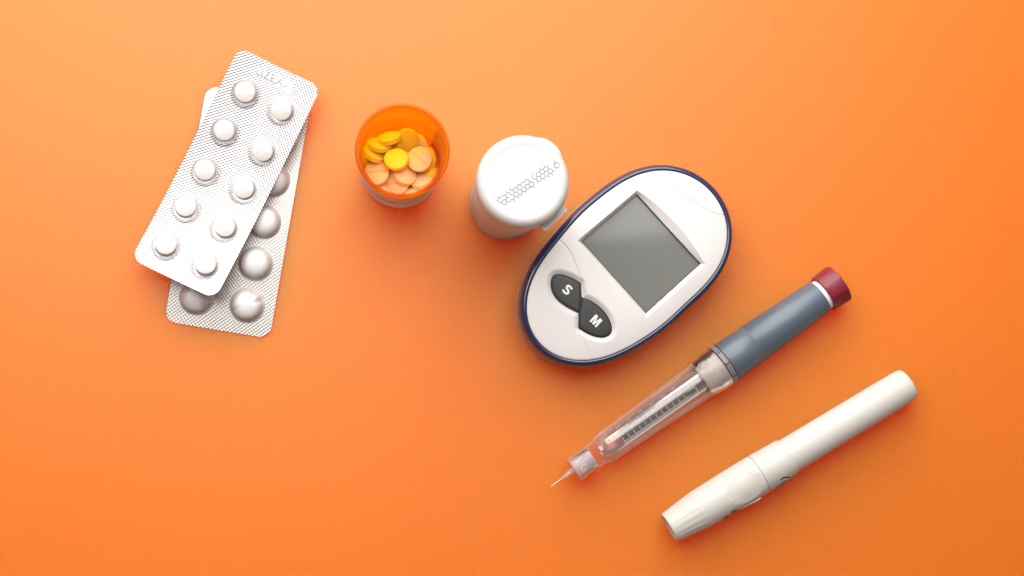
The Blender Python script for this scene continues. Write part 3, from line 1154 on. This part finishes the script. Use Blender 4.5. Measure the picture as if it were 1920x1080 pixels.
# printed dose scale on the holder
hold_r = lambda t: (70.2 + (t + 58) * (13.0 / 204.0)) / 2 * k_
def cyl(t, nn, lift=0.06):
    r = hold_r(t) + lift
    y = -nn * k_
    return Vector((t * k_, y, ZP + math.sqrt(max(r * r - y * y, 0.01))))
cn = lambda p: (0, p.y, p.z - ZP)
chunks = []
figs = []
def scale_line(t0, n0, t1, n1, wd=0.16, seg=8, to=None):
    (chunks if to is None else to).append(ribbon([cyl(t0 + (t1 - t0) * i / seg, n0 + (n1 - n0) * i / seg) for i in range(seg + 1)], wd, cn))
scale_line(-242, 11.5, -78, 12.5, 0.20)
scale_line(-242, 9.0, -78, 9.5, 0.10)
for i in range(12):
    t = -238 + 12.2 * i
    scale_line(t, -1.5, t, 9, 0.12, 4)
    scale_line(t, 6.5, t + 9.5, 6.8, 0.10, 2)
    for j in range(3):                           # small printed figures, too small to read
        q_ = t + 2 + j * 2.4
        if i % 2 == 0:
            scale_line(q_, -22 + rnd.uniform(-1, 1), q_ + 1.0, -18.5, 0.11, 2, figs)
            scale_line(q_ + 1.6, -22, q_ + 0.6, -18.5, 0.11, 2, figs)
scale_line(-96, -2, -78, -2, 0.14)
scale_line(-78, -2, -78, 12.5, 0.14, 4)
scale_line(-150, -28.2, -88, -29, 0.10)
V, F = merge(chunks)
part('dose_scale', V, F, 'letter', pen, smooth=False)
V, F = merge(figs)
part('scale_figures', V, F, 'lip', pen, smooth=False)
# needle hub and needle
hub = L_([(-300, 36), (-300, 43.5), (-301.5, 45), (-330, 47.5), (-338, 48.5), (-341, 47), (-341, 10), (-338, 10), (-338, 42), (-302, 40)], 'needle_hub', 'hub', pen, close=True)
L_([(-303, 0), (-303, 37), (-318, 36), (-323, 26), (-328, 12), (-328, 0)], 'hub_insert', 'violet', hub, n=40)
chunks = []
def hubpt(t, nn):
    r = 47.2 / 2 * k_ + 0.05
    y = -nn * k_
    return Vector((t * k_, y, ZP + math.sqrt(r * r - y * y)))
for pl in ([(-331, -13), (-318, -13)], [(-331, -13), (-331, -9)], [(-326, -13), (-326, -9)], [(-318, 0), (-328, 0), (-330, 2), (-330, 8), (-328, 10), (-316, 10)], [(-324, 10), (-324, 4)], [(-318, 0), (-318, 4)]):
    for (t0, n0), (t1, n1) in zip(pl[:-1], pl[1:]):
        chunks.append(ribbon([hubpt(t0 + (t1 - t0) * i / 3, n0 + (n1 - n0) * i / 3) for i in range(4)], 0.18, cn))
V, F = merge(chunks)
part('hub_moulding', V, F, 'letter', hub, smooth=False)
L_([(-338, 15), (-346, 12.5), (-352, 10.5), (-361, 9.5), (-364, 6), (-365, 0)], 'needle_stem', 'hub', pen, n=32)
L_([(-340, 0), (-340, 1.2), (-390, 1.2), (-395, 0)], 'needle', 'steel', pen, n=16)

# ------------------------------------------------------------------ lancing device
ZL = 7.55
TN = lambda t, n: (t * 0.857 + n * 0.515, -t * 0.515 + n * 0.857)
A0, ang_, s_ = pen_frame(TN(761, 1495), TN(1000, 1495), ZL)
k_ = s_
tilt = math.atan2(1.05, 330 * k_)
rotq = (Matrix.Rotation(ang_, 3, 'Z')).to_quaternion()
lan = thing('lancing_device', 'ivory white pen shaped lancing device with grey side button, lying below the insulin pen', 'lancing device', (A0.x, A0.y, 0), rotq)


def L2(profile, name, mat, parent, n=96, sharp=40, vfun=None):
    V, F = lathe([((t - 761) * k_, d * k_ / 2) for t, d in profile], n, 'x')
    if vfun:
        V = [vfun(*v) for v in V]
    V = [(x, y, z + ZL - (math.tan(tilt) * x if x > 0 else math.tan(tilt) * x * 0.2)) for x, y, z in V]
    return part(name, V, F, mat, parent, sharp=sharp)


def cap_shape(x, y, z):
    # thumb scoop on the upper side near the joint, finger grooves near the tip
    t = x / k_ + 761
    r = math.hypot(y, z)
    a = math.degrees(math.atan2(-y, z))           # 0 = up, positive toward the lower right
    g = 0.0
    e = ((t - 722) / 34) ** 2 + ((a - 2) / 46) ** 2
    if e < 1:
        g += 0.95 * (1 - e) ** 0.6
    for a0 in (-12, 8, 28, 48, -32):
        if 574 < t < 640:
            f = math.sin(math.pi * (t - 574) / 66) ** 0.5
            g += 0.10 * f * math.exp(-((a - a0) / 4.5) ** 2)
    s = (r - g) / r if r > 0.5 else 1
    return (x, y * s, z * s)


capp = [(573, 0), (573, 30), (571.5, 44), (569.3, 50), (569.0, 54.5), (570.5, 57.2)] + \
       [(570.5 + 61.5 * i / 20, 57.2 + 14.6 * (i / 20) ** 0.9) for i in range(1, 21)] + [(632 + 6.4 * i, 71.8 + 4.4 * math.sin(math.pi / 2 * i / 20)) for i in range(1, 20)] + [(759.2, 76.2), (760, 75.2), (760, 60)]
L2(capp, 'cap', 'ivory', lan, n=160, vfun=cap_shape, sharp=50)
L2([(759, 60), (759, 74.2), (762, 74.2), (762, 60)], 'seam_ring', 'rod', lan).data.materials[0] = plastic('seam_grey_plastic', (0.35, 0.32, 0.29), 0.5)  # grey plastic ring set in the joint
L2([(761.5, 60), (761.5, 75.3), (762.5, 76), (818, 72.2), (822, 71.4), (823.5, 69.5), (823.5, 60)], 'grip_sleeve', 'ivory', lan)
L2([(815, 60), (815, 66.2), (1000, 65.4), (1072, 64.6), (1082, 63.8), (1088, 61.5), (1091.5, 57.5), (1093.5, 50), (1094.5, 36), (1094.8, 0)], 'body', 'ivory', lan)


def lan_pt(t, a, d, lift=0.0):
    x = (t - 761) * k_
    r = d * k_ / 2 + lift
    return Vector((x, -r * math.sin(R(a)), ZL + r * math.cos(R(a)) - (math.tan(tilt) * x if x > 0 else 0)))


# side button, a short oval stud facing the lower right
def stud(tc_, ac, d, rt, ra, h, name, mat, n=36):
    V, F = [], []
    rings = [(1.0, -0.3), (1.0, h * 0.55), (0.93, h * 0.85), (0.7, h), (0.0, h * 1.03)]
    for q, hh in rings[:-1]:
        for i in range(n):
            b = 2 * math.pi * i / n
            V.append(tuple(lan_pt(tc_ + rt * q * math.cos(b), ac + ra * q * math.sin(b), d, hh)))
    V.append(tuple(lan_pt(tc_, ac, d, h * 1.03)))
    for k in range(len(rings) - 2):
        for i in range(n):
            j = (i + 1) % n
            F.append((k * n + i, (k + 1) * n + i, (k + 1) * n + j, k * n + j))
    k = len(rings) - 2
    F += [(k * n + i, len(V) - 1, k * n + (i + 1) % n) for i in range(n)]
    return part(name, V, F, mat, lan, sharp=40)


stud(788, 66, 73.3, 17.5, 29, 0.14, 'button_seam', 'rod')
stud(789, 68, 73.4, 15.6, 25, 0.6, 'button', 'greybtn')
# slim catch standing off the cap
V, F = [], []
st = [(700, 0.1, 0.7), (716, 0.32, 0.9), (728, 0.5, 0.9), (738, 0.6, 0.8), (741, 0.3, 0.7)]
for t, h, wv in st:
    for a_, hh in ((66, -0.3), (66.5, h), (76, h + 0.1), (77, -0.3)):
        V.append(tuple(lan_pt(t, a_, 75.0, hh)))
for k in range(len(st) - 1):
    for i in range(4):
        j = (i + 1) % 4
        F.append((k * 4 + i, k * 4 + j, (k + 1) * 4 + j, (k + 1) * 4 + i))
F += [(3, 2, 1, 0), tuple(len(V) - 4 + i for i in range(4))]
part('catch', V, F, 'ivory', lan, sharp=40)
# depth mark and figure printed on the side of the cap
cn2 = lambda p: (0, p.y, p.z - ZL)
def capd(t):
    return 71.8 + 4.4 * math.sin(math.pi / 2 * min(1, (t - 632) / 128)) if t > 632 else 71.8
chunks = [ribbon([lan_pt(662 + 10 * i / 3, 62, capd(666), 0.14) for i in range(4)], 1.3, cn2)]
five = [(0.0, 1.0), (0.0, 0.0), (0.45, 0.05), (0.5, 0.75), (0.75, 1.0), (1.0, 0.7), (1.0, 0.2), (0.85, 0.0)]
fv = [lan_pt(680 + 8.5 * u, 47 + 20 * v, capd(684), 0.17) for u, v in five]
chunks.append(ribbon(fv, 0.5, cn2))
V, F = merge(chunks)
part('depth_mark', V, F, 'blackink', lan, smooth=False)
V, F = ribbon([lan_pt(700, a, 74.9, 0.03) for a in range(35, 70, 5)], 0.10, cn2)
part('dial_seam', V, F, 'greybtn', lan, smooth=False)

# ------------------------------------------------------------------ dust on the table
chunks = []
for (px, py, r_) in ((1372, 270, 0.22), (1789, 699, 0.32), (1512, 786, 0.25), (137, 687, 0.2), (612, 540, 0.2), (1458, 38, 0.3), (1454, 46, 0.3), (684, 836, 0.18), (190, 1068, 0.22)):
    p = P(px, py, 0)
    V, F = lathe([(0, r_ * 1.1), (r_ * 0.3, r_ * 0.8), (r_ * 0.45, 0)], 7)
    chunks.append(([(x * rnd.uniform(.7, 1.2) + p.x, y + p.y, z + 0.003) for x, y, z in V], F))
V, F = merge(chunks)
du_ = part('dust_specks', V, F, 'dirt')
tag(du_, 'tiny brown dust specks scattered over the orange tabletop', 'dust', kind='stuff')
